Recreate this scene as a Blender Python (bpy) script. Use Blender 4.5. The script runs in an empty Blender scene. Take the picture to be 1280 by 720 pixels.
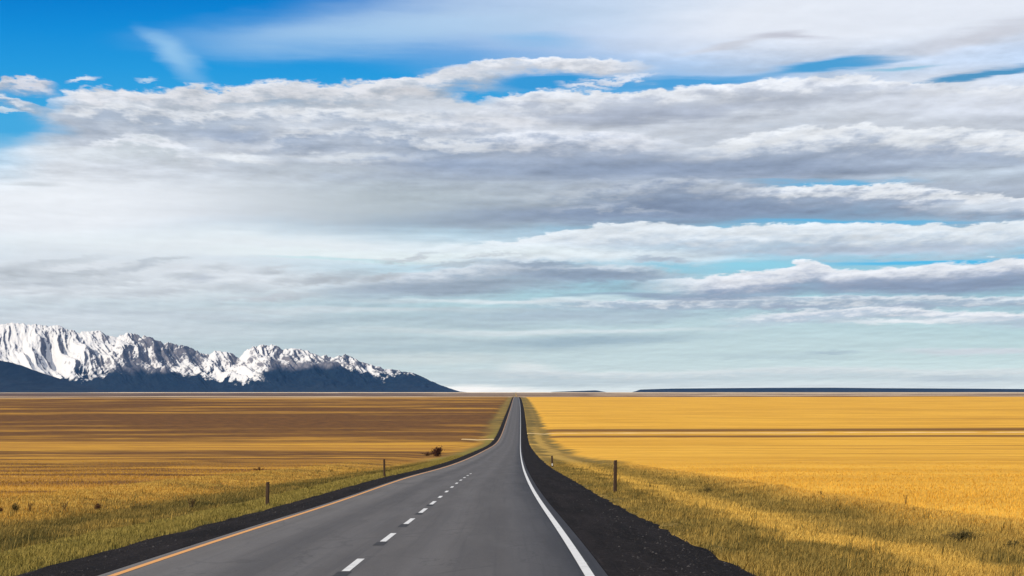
import bpy, bmesh, math, random
import numpy as np
from mathutils import Vector, Matrix

random.seed(7)
rng = np.random.default_rng(11)
SC = bpy.context.scene
COL = SC.collection
F = 3200.0                # focal length in photo pixels (90 mm lens)
HY = 492.0                # photo row of the horizon
CAMZ = 2.0

# ------------------------------------------------------------------ helpers
def lin(c):
    r = []
    for v in c[:3]:
        v = v / 255.0
        r.append(v / 12.92 if v <= 0.04045 else ((v + 0.055) / 1.055) ** 2.4)
    return (r[0], r[1], r[2], 1.0)

def obj(name, mesh, mat=None, parent=None):
    o = bpy.data.objects.new(name, mesh)
    COL.objects.link(o)
    if mat is not None:
        mesh.materials.append(mat)
    if parent is not None:
        o.parent = parent
    return o

def structure(o):
    o['kind'] = 'structure'
    return o

def thing(o, label, cat, group=None):
    o['label'] = label
    o['category'] = cat
    if group:
        o['group'] = group
    return o

def empty(name, loc):
    o = bpy.data.objects.new(name, None)
    o.empty_display_size = 0.2
    o.location = loc
    COL.objects.link(o)
    return o

def np_mesh(name, verts, faces, smooth=True):
    """faces: (n,3) or (n,4) int array"""
    me = bpy.data.meshes.new(name)
    verts = np.asarray(verts, dtype=np.float32)
    faces = np.asarray(faces, dtype=np.int32)
    n, k = faces.shape
    me.vertices.add(len(verts))
    me.vertices.foreach_set('co', verts.ravel())
    me.loops.add(n * k)
    me.loops.foreach_set('vertex_index', faces.ravel())
    me.polygons.add(n)
    me.polygons.foreach_set('loop_start', np.arange(0, n * k, k, dtype=np.int32))
    me.polygons.foreach_set('loop_total', np.full(n, k, dtype=np.int32))
    if smooth:
        me.polygons.foreach_set('use_smooth', np.ones(n, dtype=bool))
    me.update(calc_edges=True)
    me.validate()
    return me

def add_attr(me, name, values):
    a = me.attributes.new(name, 'FLOAT', 'POINT')
    a.data.foreach_set('value', np.asarray(values, dtype=np.float32).ravel())

def grid_faces(nr, nc):
    r, c = np.meshgrid(np.arange(nr - 1), np.arange(nc - 1), indexing='ij')
    a = (r * nc + c).ravel()
    return np.stack([a, a + 1, a + nc + 1, a + nc], axis=1)

# vectorised gradient noise ------------------------------------------------
_perm = np.random.default_rng(3).permutation(256)
_perm = np.concatenate([_perm, _perm, _perm])
_ga = np.random.default_rng(4).random(256) * 2 * np.pi
_gx, _gy = np.cos(_ga), np.sin(_ga)
def perlin(x, y):
    x = np.asarray(x, float); y = np.asarray(y, float)
    xi = np.floor(x).astype(int); yi = np.floor(y).astype(int)
    xf = x - xi; yf = y - yi
    xi &= 255; yi &= 255
    u = xf * xf * xf * (xf * (xf * 6 - 15) + 10)
    v = yf * yf * yf * (yf * (yf * 6 - 15) + 10)
    def g(ix, iy, dx, dy):
        h = _perm[_perm[ix & 255] + (iy & 255)]
        return _gx[h] * dx + _gy[h] * dy
    a = g(xi, yi, xf, yf); b = g(xi + 1, yi, xf - 1, yf)
    c = g(xi, yi + 1, xf, yf - 1); d = g(xi + 1, yi + 1, xf - 1, yf - 1)
    return (a + u * (b - a)) + v * ((c + u * (d - c)) - (a + u * (b - a)))
def fbm(x, y, o=5, rough=0.5):
    s = 0; a = 1.0
    for i in range(o):
        s = s + a * perlin(x + 17.3 * i, y - 9.1 * i)
        x = x * 2.03; y = y * 2.03; a *= rough
    return s
def ridged(x, y, o=5, rough=0.5):
    s = 0; a = 1.0; w = 1.0
    for i in range(o):
        r = 1 - np.abs(perlin(x + 31.7 * i, y + 5.3 * i)) * 1.7
        r = np.clip(r, 0, 1) ** 2
        s = s + a * r * w
        w = np.clip(r * 1.6, 0, 1)
        x = x * 2.05; y = y * 2.05; a *= rough
    return s

# node helpers ---------------------------------------------------------------
class NT:
    def __init__(self, tree):
        self.t = tree
        self.L = tree.links
    def put(self, sock, val):
        if isinstance(val, bpy.types.NodeSocket):
            self.L.new(val, sock)
        elif val is not None:
            sock.default_value = val
    def node(self, typ, **kw):
        n = self.t.nodes.new(typ)
        for k, v in kw.items():
            setattr(n, k, v)
        return n
    def m(self, op, a, b=None, c=None, clamp=False):
        n = self.node('ShaderNodeMath', operation=op, use_clamp=clamp)
        self.put(n.inputs[0], a); self.put(n.inputs[1], b); self.put(n.inputs[2], c)
        return n.outputs[0]
    def ss(self, x, a, b, lo=0.0, hi=1.0):
        n = self.node('ShaderNodeMapRange', interpolation_type='SMOOTHSTEP')
        self.put(n.inputs[0], x); self.put(n.inputs[1], a); self.put(n.inputs[2], b)
        self.put(n.inputs[3], lo); self.put(n.inputs[4], hi)
        return n.outputs[0]
    def ml(self, x, a, b, lo=0.0, hi=1.0):
        n = self.node('ShaderNodeMapRange')
        self.put(n.inputs[0], x); self.put(n.inputs[1], a); self.put(n.inputs[2], b)
        self.put(n.inputs[3], lo); self.put(n.inputs[4], hi)
        return n.outputs[0]
    def xyz(self, x, y, z=0.0):
        n = self.node('ShaderNodeCombineXYZ')
        self.put(n.inputs[0], x); self.put(n.inputs[1], y); self.put(n.inputs[2], z)
        return n.outputs[0]
    def sep(self, v):
        n = self.node('ShaderNodeSeparateXYZ')
        self.put(n.inputs[0], v)
        return n.outputs
    def noise(self, vec, scale=1.0, detail=5.0, rough=0.5, dist=0.0):
        n = self.node('ShaderNodeTexNoise', noise_dimensions='3D')
        self.put(n.inputs['Vector'], vec)
        n.inputs['Scale'].default_value = scale
        n.inputs['Detail'].default_value = detail
        n.inputs['Roughness'].default_value = rough
        n.inputs['Distortion'].default_value = dist
        return n.outputs[0]
    def mix(self, f, a, b, blend='MIX'):
        n = self.node('ShaderNodeMix', data_type='RGBA', blend_type=blend)
        n.clamp_factor = True
        self.put(n.inputs[0], f); self.put(n.inputs[6], a); self.put(n.inputs[7], b)
        return n.outputs[2]
    def vm(self, op, a, b=None, scale=None):
        n = self.node('ShaderNodeVectorMath', operation=op)
        self.put(n.inputs[0], a)
        if b is not None: self.put(n.inputs[1], b)
        if scale is not None: self.put(n.inputs['Scale'], scale)
        return n.outputs[1] if op in ('LENGTH', 'DOT_PRODUCT') else n.outputs[0]
    def ramp(self, f, stops, interp='LINEAR'):
        n = self.node('ShaderNodeValToRGB')
        cr = n.color_ramp
        cr.interpolation = interp
        while len(cr.elements) < len(stops):
            cr.elements.new(0.5)
        for e, (p, c) in zip(cr.elements, stops):
            e.position = p
            e.color = c
        self.put(n.inputs[0], f)
        return n.outputs[0]
    def curve(self, x, pts, x0, x1, y0, y1):
        """piecewise-smooth curve through pts (x, y) given in natural units"""
        n = self.node('ShaderNodeFloatCurve')
        c = n.mapping.curves[0]
        P = [((px - x0) / (x1 - x0), (py - y0) / (y1 - y0)) for px, py in pts]
        while len(c.points) < len(P):
            c.points.new(0.5, 0.5)
        for p, q in zip(c.points, P):
            p.location = q
            p.handle_type = 'AUTO'
        n.mapping.extend = 'HORIZONTAL'
        n.mapping.update()
        self.put(n.inputs[1], self.ml(x, x0, x1))
        return self.ml(n.outputs[0], 0.0, 1.0, y0, y1)

def material(name):
    m = bpy.data.materials.new(name)
    m.use_nodes = True
    nt = NT(m.node_tree)
    b = m.node_tree.nodes['Principled BSDF']
    return m, nt, b

def objpos(nt):
    return nt.node('ShaderNodeTexCoord').outputs['Object']

def attr(nt, name):
    return nt.node('ShaderNodeAttribute', attribute_name=name).outputs['Fac']

def bump(nt, b, h, dist, strength=1.0):
    n = nt.node('ShaderNodeBump')
    n.inputs['Strength'].default_value = strength
    n.inputs['Distance'].default_value = dist
    nt.put(n.inputs['Height'], h)
    nt.L.new(n.outputs[0], b.inputs['Normal'])

# ------------------------------------------------------------------ terrain shape
# (photo row, left line, right line) measured along the road
_meas = [(720, 130, 740), (656, 326, 698), (615, 455, 668), (600, 495, 660), (592, 516, 657), (580, 565, 653),
         (570, 590, 651), (560, 609, 650), (550, 625.5, 650), (520, 635, 650.5), (500, 641, 649.2), (495, 642.2, 648.3)]
_Y, _Z, _X = [-400.0, -60.0], [4.2, 0.75], [-2.3, -2.35]
RW = 7.43
for yy, xl, xr in _meas:
    w = {550: 24.6, 520: 15.6, 500: 8.0, 495: 6.0}.get(yy, xr - xl)
    D = RW * F / w
    _Y.append(D); _Z.append(CAMZ - (yy - HY) * D / F); _X.append(((xl + xr) / 2 - 640) * D / F)
_Y += [5200.0, 7000.0, 12000.0, 20000.0, 32000.0, 42000.0, 60000.0]
_Z += [-5.0, -14.0, -20.0, -8.0, 20.0, 26.0, 0.0]
_X += [8.0, 10.0, 15.0, 20.0, 30.0, 40.0, 40.0]
_S = np.arcsinh((np.array(_Y) - 0.0) / 60.0)
_sd = np.linspace(_S[0], _S[-1], 6000)
def _smooth(vals):
    d = np.interp(_sd, _S, vals)
    k = int(0.17 / (_sd[1] - _sd[0]))
    g = np.exp(-0.5 * (np.arange(-3 * k, 3 * k + 1) / k) ** 2); g /= g.sum()
    p = np.pad(d, 3 * k, mode='reflect', reflect_type='odd')
    return np.convolve(p, g, mode='valid')
_zd, _xd = _smooth(_Z), _smooth(_X)
def prof(Y): return np.interp(np.arcsinh(np.asarray(Y, float) / 60.0), _sd, _zd)
def xc(Y): return np.interp(np.arcsinh(np.asarray(Y, float) / 60.0), _sd, _xd)

_co = [-40, -16, -13.5, -11.5, -9, -7, -6.0, -5.62, -5.55, -4.6, 4.7, 6.38, 6.45, 7.0, 9.0, 11.5, 13.5, 15.5, 19, 45]
_cz = [0.0, -0.02, -0.16, -0.30, -0.18, -0.07, -0.06, -0.11, -0.42, -0.5, -0.5, -0.42, -0.11, -0.06, -0.12, -0.34, -0.40, -0.2, -0.05, 0.0]
def ground_z(X, Y):
    o = X - xc(Y)
    z = prof(Y) + np.interp(o, _co, _cz)
    a = np.abs(o)
    near = np.clip((a - 9) / 25, 0, 1)
    z = z + near * 0.16 * fbm(X / 9.0, Y / 16.0, 3)
    far = np.clip((a - 60) / 500, 0, 1)
    z = z + far * 2.4 * fbm(X / 420.0 + 5, Y / 520.0, 3)
    lf = np.clip((-o - 80) / 900, 0, 1) * np.clip((Y - 1800) / 2000, 0, 1) * np.clip((9000 - Y) / 3000, 0, 1)
    z = z - 2.2 * lf
    return z
def photo_row(Y, z): return HY - (z - CAMZ) * F / Y
_ty = np.linspace(700, 3800, 3000)
_tr = photo_row(_ty, prof(_ty))
def Y_far(row):   # distance on the rising slope beyond the dip for a photo row
    i = np.argsort(_tr); return float(np.interp(row, _tr[i], _ty[i]))
_ny = np.linspace(36, 1000, 4000); _nr = photo_row(_ny, prof(_ny))
def Y_near(row):
    i = np.argsort(_nr); return float(np.interp(row, _nr[i], _ny[i]))

# ------------------------------------------------------------------ materials
def mat_ground():
    m, nt, b = material('grassland')
    p = objpos(nt)
    X, Y, Z = nt.sep(p)
    o = attr(nt, 'road_offset')
    def nz(sx, sy, detail=5, rough=0.55, seed=0.0, dist=0.0):
        return nt.noise(nt.xyz(nt.m('MULTIPLY', X, sx), nt.m('MULTIPLY', Y, sy), seed), 1.0, detail, rough, dist)
    big = nz(0.0016, 0.0038, 5, 0.6, 1.0)
    mid = nz(0.012, 0.03, 6, 0.6, 4.0)
    fine = nz(0.16, 0.11, 6, 0.65, 7.0)
    tiny = nz(2.6, 1.2, 4, 0.7, 9.0)
    # right field: even ripe gold; left field: gold broken by brown patches
    gold = nt.mix(nt.ss(mid, 0.36, 0.66), (0.71, 0.385, 0.046, 1), (0.57, 0.29, 0.029, 1))
    gold = nt.mix(nt.m('MULTIPLY', nt.ss(fine, 0.52, 0.74), 0.5), gold, (0.38, 0.20, 0.03, 1))
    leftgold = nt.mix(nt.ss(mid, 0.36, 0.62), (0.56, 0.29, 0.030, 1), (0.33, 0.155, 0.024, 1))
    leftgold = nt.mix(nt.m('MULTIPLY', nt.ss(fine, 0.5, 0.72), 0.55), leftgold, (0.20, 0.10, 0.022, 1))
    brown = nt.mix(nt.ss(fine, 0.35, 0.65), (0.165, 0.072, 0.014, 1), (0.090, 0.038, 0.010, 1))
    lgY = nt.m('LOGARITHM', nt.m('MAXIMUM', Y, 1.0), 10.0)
    # how much brown is mixed into the left field's colour, by distance
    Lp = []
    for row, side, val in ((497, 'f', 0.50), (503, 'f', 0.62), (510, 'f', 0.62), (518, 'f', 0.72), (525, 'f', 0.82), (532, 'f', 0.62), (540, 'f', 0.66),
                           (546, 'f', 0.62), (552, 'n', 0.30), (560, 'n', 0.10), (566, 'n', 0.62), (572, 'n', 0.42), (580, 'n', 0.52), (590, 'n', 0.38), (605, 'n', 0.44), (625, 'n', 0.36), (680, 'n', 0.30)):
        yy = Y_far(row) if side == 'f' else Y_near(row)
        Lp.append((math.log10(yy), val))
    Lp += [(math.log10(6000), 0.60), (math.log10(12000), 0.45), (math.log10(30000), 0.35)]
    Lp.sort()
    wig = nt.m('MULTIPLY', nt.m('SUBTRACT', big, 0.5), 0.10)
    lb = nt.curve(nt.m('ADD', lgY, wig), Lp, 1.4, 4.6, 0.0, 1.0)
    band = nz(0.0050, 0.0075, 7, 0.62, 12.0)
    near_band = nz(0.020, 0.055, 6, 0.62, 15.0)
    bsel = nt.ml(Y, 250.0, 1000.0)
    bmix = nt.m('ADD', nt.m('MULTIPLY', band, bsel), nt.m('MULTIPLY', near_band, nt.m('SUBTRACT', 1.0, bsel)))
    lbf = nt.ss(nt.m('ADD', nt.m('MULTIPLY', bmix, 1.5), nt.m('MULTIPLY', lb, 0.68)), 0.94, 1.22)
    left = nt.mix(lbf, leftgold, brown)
    right = nt.mix(nt.m('MULTIPLY', nt.ss(bmix, 0.54, 0.68), 0.42), gold, (0.40, 0.185, 0.024, 1))
    # two dark strips of bare earth across the dip on the right
    for row, half, x0 in ((545.6, 36.0, 0.0), (538.0, 52.0, 0.0)):
        yc = Y_far(row)
        yy = nt.m('SUBTRACT', nt.m('ADD', Y, nt.m('MULTIPLY', nt.m('SUBTRACT', mid, 0.5), 22.0)), nt.m('ADD', nt.m('MULTIPLY', o, 0.06 if row < 544 else 0.05), yc))
        s = nt.ss(nt.m('ABSOLUTE', yy), half * 0.25, half, 1.0, 0.0)
        right = nt.mix(nt.m('MULTIPLY', s, 0.86), right, (0.12, 0.050, 0.014, 1))
    # fainter, broken darker strips nearer by, stronger to the east
    for row, half, k_ in ((556.5, 26.0, 0.55), (560.5, 14.0, 0.40), (567.0, 12.0, 0.35), (575.0, 9.0, 0.30), (523.0, 30.0, 0.30), (512.0, 55.0, 0.28)):
        yc = Y_far(row) if row < 549 else Y_near(row)
        yy = nt.m('ABSOLUTE', nt.m('ADD', nt.m('SUBTRACT', Y, yc), nt.m('MULTIPLY', nt.m('SUBTRACT', mid, 0.5), half * 2.2)))
        s = nt.m('MULTIPLY', nt.ss(yy, half * 0.2, half, 1.0, 0.0), nt.ss(nt.m('ADD', nt.m('DIVIDE', o, nt.m('MAXIMUM', Y, 30.0)), nt.m('MULTIPLY', big, 0.12)), 0.08, 0.22))
        right = nt.mix(nt.m('MULTIPLY', s, k_), right, (0.30, 0.13, 0.02, 1))
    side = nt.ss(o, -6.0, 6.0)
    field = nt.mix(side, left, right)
    # far plain: pale and dark strips
    farn = nz(0.00012, 0.0013, 4, 0.65, 21.0)
    farc = nt.ramp(farn, [(0.42, (0.055, 0.027, 0.013, 1)), (0.50, (0.20, 0.10, 0.036, 1)), (0.56, (0.66, 0.50, 0.32, 1))])
    yn = nt.m('ADD', Y, nt.m('MULTIPLY', nt.m('SUBTRACT', farn, 0.5), 9000.0))
    farc = nt.mix(nt.m('MULTIPLY', nt.ss(yn, 25000.0, 28000.0), 0.9), farc, (0.66, 0.50, 0.31, 1))
    farc = nt.mix(nt.m('MULTIPLY', nt.m('MULTIPLY', nt.ss(yn, 15000.0, 18000.0), nt.ss(yn, 23000.0, 26000.0, 1.0, 0.0)), nt.ss(o, -1500.0, 1500.0, 0.85, 0.0)), farc, (0.085, 0.042, 0.022, 1))
    crest = nt.m('MULTIPLY', nt.ss(Y, 3250.0, 3600.0), nt.ss(Y, 4100.0, 4500.0, 1.0, 0.0))
    field = nt.mix(nt.m('MULTIPLY', crest, nt.ss(nt.m('ADD', nt.m('MULTIPLY', o, -0.001), nt.m('MULTIPLY', mid, 0.8)), 0.35, 0.75, 0.0, 0.7)), field, (0.56, 0.36, 0.16, 1))
    field = nt.mix(nt.ss(Y, 4200.0, 5600.0), field, farc)
    # verges beside the road
    oj = nt.m('ADD', o, nt.m('MULTIPLY', nt.m('SUBTRACT', fine, 0.5), 4.5))
    vn = nz(0.055, 0.020, 6, 0.65, 31.0)
    oj = nt.m('ADD', oj, nt.m('MULTIPLY', nt.m('MULTIPLY', nt.m('SUBTRACT', vn, 0.5), 11.0), nt.ss(Y, 60.0, 420.0, 0.15, 1.0)))
    olive = nt.mix(nt.ss(tiny, 0.3, 0.7), (0.13, 0.095, 0.022, 1), (0.075, 0.060, 0.017, 1))
    olive = nt.mix(nt.ss(fine, 0.35, 0.68), olive, (0.25, 0.16, 0.035, 1))
    olive = nt.mix(nt.m('MULTIPLY', nt.ss(vn, 0.44, 0.62), nt.ss(Y, 150.0, 400.0, 0.0, 0.8)), olive, (0.36, 0.215, 0.042, 1))
    straw = nt.mix(tiny, (0.52, 0.33, 0.075, 1), (0.36, 0.22, 0.045, 1))
    lime = nt.mix(tiny, (0.24, 0.19, 0.038, 1), (0.15, 0.13, 0.026, 1))
    # right: olive to 8.8 m, straw strip, olive again, then field
    # farther on the strips grow as tall brush
    c = field
    r1 = nt.m('MULTIPLY', nt.ss(oj, 4.0, 4.6), nt.ss(oj, 13.6, 16.4, 1.0, 0.0))
    c = nt.mix(r1, c, olive)
    r2 = nt.m('MULTIPLY', nt.ss(oj, 7.9, 9.2), nt.ss(oj, 10.6, 12.2, 1.0, 0.0))
    c = nt.mix(nt.m('MULTIPLY', r2, 0.93), c, straw)
    lw = nt.ml(Y, 50.0, 180.0, -11.6, -8.0)
    l1 = nt.m('MULTIPLY', nt.ss(oj, nt.m('SUBTRACT', lw, 3.5), nt.m('ADD', lw, 1.0)), nt.ss(oj, -4.9, -4.5, 1.0, 0.0))
    c = nt.mix(l1, c, olive)
    l2 = nt.m('MULTIPLY', nt.ss(oj, -8.2, -7.0), nt.ss(oj, -4.9, -4.5, 1.0, 0.0))
    c = nt.mix(nt.m('MULTIPLY', l2, 0.9), c, lime)
    # along the far slope the mown verges widen and stay olive
    vf = nt.m('MULTIPLY', nt.ss(Y, 900.0, 1300.0), nt.ss(Y, 4200.0, 4800.0, 1.0, 0.0))
    vw = nt.m('ADD', nt.m('ABSOLUTE', o), nt.m('MULTIPLY', nt.m('SUBTRACT', vn, 0.5), 16.0))
    vv = nt.m('MULTIPLY', vf, nt.ss(vw, 9.0, 15.0, 1.0, 0.0))
    c = nt.mix(vv, c, nt.mix(nt.ss(vn, 0.35, 0.65), (0.11, 0.08, 0.024, 1), (0.26, 0.17, 0.036, 1)))
    c = nt.mix(0.22, c, nt.mix(tiny, (0.0, 0.0, 0.0, 1), (1.0, 0.9, 0.6, 1)), 'SOFT_LIGHT')
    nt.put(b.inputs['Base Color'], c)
    b.inputs['Roughness'].default_value = 0.95
    b.inputs['Specular IOR Level'].default_value = 0.1
    bump(nt, b, nt.m('ADD', nt.m('MULTIPLY', tiny, 0.35), fine), 0.35, 0.6)
    return m

def mat_asphalt():
    m, nt, b = material('asphalt')
    p = objpos(nt)
    X, Y, Z = nt.sep(p)
    o = attr(nt, 'road_offset')
    base = nt.noise(nt.xyz(nt.m('MULTIPLY', o, 1.1), nt.m('MULTIPLY', Y, 0.05), 0.0), 1.0, 5, 0.6)
    grain = nt.noise(p, 38.0, 3, 0.7)
    streak = nt.noise(nt.xyz(nt.m('MULTIPLY', o, 7.0), nt.m('MULTIPLY', Y, 0.035), 3.0), 1.0, 5, 0.6)
    blot = nt.noise(nt.xyz(nt.m('MULTIPLY', o, 0.5), nt.m('MULTIPLY', Y, 0.12), 5.0), 1.0, 5, 0.6)
    c = nt.mix(nt.ss(base, 0.3, 0.7), (0.074, 0.068, 0.066, 1), (0.102, 0.094, 0.090, 1))
    c = nt.mix(nt.m('MULTIPLY', nt.ss(streak, 0.48, 0.72), 0.4), c, (0.050, 0.048, 0.050, 1))
    c = nt.mix(nt.m('MULTIPLY', nt.ss(blot, 0.55, 0.75), 0.35), c, (0.115, 0.110, 0.108, 1))
    # oil darkened strip in each lane centre, polished wheel tracks either side
    for lc in (-1.86, 1.86):
        d = nt.m('ABSOLUTE', nt.m('SUBTRACT', o, lc))
        c = nt.mix(nt.m('MULTIPLY', nt.ss(d, 0.1, 0.6, 1.0, 0.0), 0.28), c, (0.045, 0.043, 0.044, 1))
        w = nt.m('ABSOLUTE', nt.m('SUBTRACT', d, 0.9))
        c = nt.mix(nt.m('MULTIPLY', nt.ss(w, 0.1, 0.45, 1.0, 0.0), 0.18), c, (0.125, 0.120, 0.120, 1))
    coarse = nt.noise(p, 9.0, 4, 0.75)
    c = nt.mix(nt.m('MULTIPLY', nt.ss(coarse, 0.56, 0.72), 0.35), c, (0.150, 0.140, 0.134, 1))
    c = nt.mix(nt.m('MULTIPLY', nt.ss(coarse, 0.30, 0.44, 1.0, 0.0), 0.35), c, (0.040, 0.037, 0.036, 1))
    # fine cracks, running mostly across and along the lanes
    vo = nt.node('ShaderNodeTexVoronoi', feature='DISTANCE_TO_EDGE')
    wob = nt.m('MULTIPLY', nt.m('SUBTRACT', blot, 0.5), 1.6)
    nt.put(vo.inputs['Vector'], nt.xyz(nt.m('ADD', nt.m('MULTIPLY', o, 0.30), wob), nt.m('ADD', nt.m('MULTIPLY', Y, 0.085), wob), 0.0))
    vo.inputs['Scale'].default_value = 1.0
    ck = nt.m('MULTIPLY', nt.ss(vo.outputs['Distance'], 0.004, 0.016, 1.0, 0.0), nt.ss(base, 0.42, 0.55))
    c = nt.mix(nt.m('MULTIPLY', ck, 0.30), c, (0.030, 0.028, 0.028, 1))
    c = nt.mix(0.5, c, nt.mix(grain, (0.1, 0.1, 0.1, 1), (0.9, 0.9, 0.9, 1)), 'OVERLAY')
    nt.put(b.inputs['Base Color'], c)
    b.inputs['Roughness'].default_value = 0.88
    b.inputs['Specular IOR Level'].default_value = 0.22
    bump(nt, b, grain, 0.006, 0.6)
    return m

def mat_gravel():
    m, nt, b = material('dark_gravel')
    p = objpos(nt)
    X, Y, Z = nt.sep(p)
    o = attr(nt, 'road_offset')
    g = nt.noise(p, 7.0, 5, 0.8)
    g2 = nt.noise(nt.xyz(nt.m('MULTIPLY', o, 1.6), nt.m('MULTIPLY', Y, 0.09), 2.0), 1.0, 5, 0.6)
    st = nt.noise(nt.xyz(nt.m('MULTIPLY', o, 9.0), nt.m('MULTIPLY', Y, 0.10), 2.0), 1.0, 4, 0.6)
    c = nt.mix(nt.ss(g2, 0.3, 0.7), (0.007, 0.0058, 0.0055, 1), (0.018, 0.0145, 0.0140, 1))
    c = nt.mix(nt.m('MULTIPLY', nt.ss(g, 0.54, 0.68), 0.75), c, (0.070, 0.058, 0.054, 1))
    c = nt.mix(nt.m('MULTIPLY', nt.ss(g, 0.32, 0.44, 1.0, 0.0), 0.7), c, (0.004, 0.0035, 0.0035, 1))
    c = nt.mix(nt.m('MULTIPLY', nt.ss(st, 0.56, 0.75), 0.5), c, (0.040, 0.033, 0.031, 1))
    nt.put(b.inputs['Base Color'], c)
    b.inputs['Roughness'].default_value = 0.9
    b.inputs['Specular IOR Level'].default_value = 0.03
    bump(nt, b, g, 0.03, 0.9)
    return m

def mat_paint(name, col, worn):
    m, nt, b = material(name)
    p = objpos(nt)
    w = nt.noise(p, 3.0, 5, 0.7)
    w2 = nt.noise(p, 26.0, 3, 0.7)
    f = nt.ss(nt.m('ADD', nt.m('MULTIPLY', w, 0.7), nt.m('MULTIPLY', w2, 0.4)), 0.58, 0.78)
    c = nt.mix(nt.m('MULTIPLY', f, worn), col, (0.12, 0.11, 0.11, 1))
    nt.put(b.inputs['Base Color'], c)
    b.inputs['Roughness'].default_value = 0.7
    return m

def mat_simple(name, c1, c2, scale, rough=0.85, stretch=(1, 1, 1)):
    m, nt, b = material(name)
    p = objpos(nt)
    n = nt.noise(nt.vm('MULTIPLY', p, stretch), scale, 5, 0.65)
    nt.put(b.inputs['Base Color'], nt.mix(nt.ss(n, 0.3, 0.7), c1, c2))
    b.inputs['Roughness'].default_value = rough
    b.inputs['Specular IOR Level'].default_value = 0.2
    return m

def mat_blades(name, stops):
    m, nt, b = material(name)
    t = attr(nt, 'tint')
    nt.put(b.inputs['Base Color'], nt.ramp(t, stops))
    b.inputs['Roughness'].default_value = 0.8
    b.inputs['Specular IOR Level'].default_value = 0.15
    return m

def mat_mountain(name, snowy=True):
    m, nt, b = material(name)
    p = objpos(nt)
    X, Y, Z = nt.sep(p)
    n1 = nt.noise(nt.vm('MULTIPLY', p, (0.0016, 0.0006, 0.0010)), 1.0, 7, 0.62)
    n2 = nt.noise(nt.vm('MULTIPLY', p, (0.011, 0.0035, 0.006)), 1.0, 6, 0.65)
    forest = nt.mix(nt.ss(n2, 0.35, 0.65), (0.004, 0.009, 0.018, 1), (0.009, 0.017, 0.027, 1))
    forest = nt.mix(nt.m('MULTIPLY', nt.ss(n1, 0.5, 0.7), 0.5), forest, (0.018, 0.023, 0.027, 1))
    c = forest
    if snowy:
        rock = nt.mix(nt.ss(n2, 0.35, 0.7), (0.070, 0.070, 0.082, 1), (0.20, 0.18, 0.18, 1))
        c = nt.mix(nt.ss(nt.m('ADD', Z, nt.m('MULTIPLY', nt.m('SUBTRACT', n1, 0.5), 380.0)), 300.0, 420.0), forest, rock)
        gul = attr(nt, 'gully')
        lvl = nt.m('ADD', Z, nt.m('MULTIPLY', nt.m('SUBTRACT', n1, 0.5), 330.0))
        lvl = nt.m('ADD', lvl, nt.m('MULTIPLY', nt.m('SUBTRACT', n2, 0.5), 620.0))
        lvl = nt.m('ADD', lvl, nt.m('MULTIPLY', gul, 520.0))
        # the western massif carries snow lower down and more evenly
        west = nt.ss(X, -7300.0, -5600.0, 1.0, 0.0)
        lvl = nt.m('ADD', lvl, nt.m('MULTIPLY', west, 120.0))
        snow = nt.ss(lvl, 310.0, 385.0)
        rk = nt.m('ADD', attr(nt, 'rock'), nt.m('MULTIPLY', nt.m('SUBTRACT', n2, 0.5), 2.6))
        rk = nt.m('SUBTRACT', rk, nt.m('MULTIPLY', nt.m('SUBTRACT', west, 0.30), 0.85))
        steep = nt.ss(rk, 0.75, 1.35, 1.0, 0.0)
        snow = nt.m('MULTIPLY', snow, steep)
        c = nt.mix(snow, c, (0.72, 0.685, 0.64, 1))
    nt.put(b.inputs['Base Color'], c)
    b.inputs['Roughness'].default_value = 0.9
    b.inputs['Specular IOR Level'].default_value = 0.1
    bump(nt, b, nt.m('ADD', n1, nt.m('MULTIPLY', n2, 0.5)), 60.0, 0.5)
    return m

M_ground = mat_ground()
M_asphalt = mat_asphalt()
M_gravel = mat_gravel()
M_white = mat_paint('white_road_paint', (0.62, 0.61, 0.585, 1), 0.80)
M_yellow = mat_paint('yellow_road_paint', (0.66, 0.29, 0.055, 1), 0.75)
M_tar = mat_simple('tar_patch', (0.022, 0.021, 0.022, 1), (0.04, 0.038, 0.039, 1), 6.0)
M_track = mat_simple('pale_dirt', (0.80, 0.60, 0.30, 1), (0.66, 0.45, 0.18, 1), 0.12)
M_wood = mat_simple('weathered_wood', (0.040, 0.022, 0.013, 1), (0.085, 0.050, 0.028, 1), 9.0, 0.85, (6, 6, 0.6))
M_wood_end = mat_simple('bleached_wood', (0.30, 0.22, 0.14, 1), (0.20, 0.14, 0.09, 1), 14.0)
M_refl = mat_simple('amber_reflector', (0.62, 0.42, 0.06, 1), (0.50, 0.33, 0.05, 1), 20.0, 0.35)
M_refl_w = mat_simple('white_reflector', (0.72, 0.70, 0.62, 1), (0.62, 0.60, 0.52, 1), 20.0, 0.35)

# ------------------------------------------------------------------ ground, road
ROWS = [-150.0]
y = -150.0
while y < 47000:
    step = 1.5 if 20 < y < 160 else (max(1.5, abs(y) * 0.011) if y > 0 else 12.0)
    y += step
    ROWS.append(y)
ROWS = np.array(ROWS)
side_off = [20.5, 22, 24, 26, 28, 31, 34, 38, 42, 47, 53, 60]
v = 60.0
while v < 38000:
    v *= 1.11
    side_off.append(v)
near_off = list(np.arange(7.5, 20.1, 0.5))
OFF = sorted([-a for a in side_off + near_off] + [-7.0, -6.4, -6.0, -5.62, -5.55, -4.6, 0.0, 4.7, 6.38, 6.45, 7.0] + near_off + side_off)
OFF = np.array(OFF)
GX = xc(ROWS)[:, None] + OFF[None, :]
GY = np.repeat(ROWS[:, None], len(OFF), axis=1)
GZ = ground_z(GX, GY)
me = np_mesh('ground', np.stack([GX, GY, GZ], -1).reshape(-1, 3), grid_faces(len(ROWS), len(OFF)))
add_attr(me, 'road_offset', np.repeat(OFF[None, :], len(ROWS), axis=0))
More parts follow.
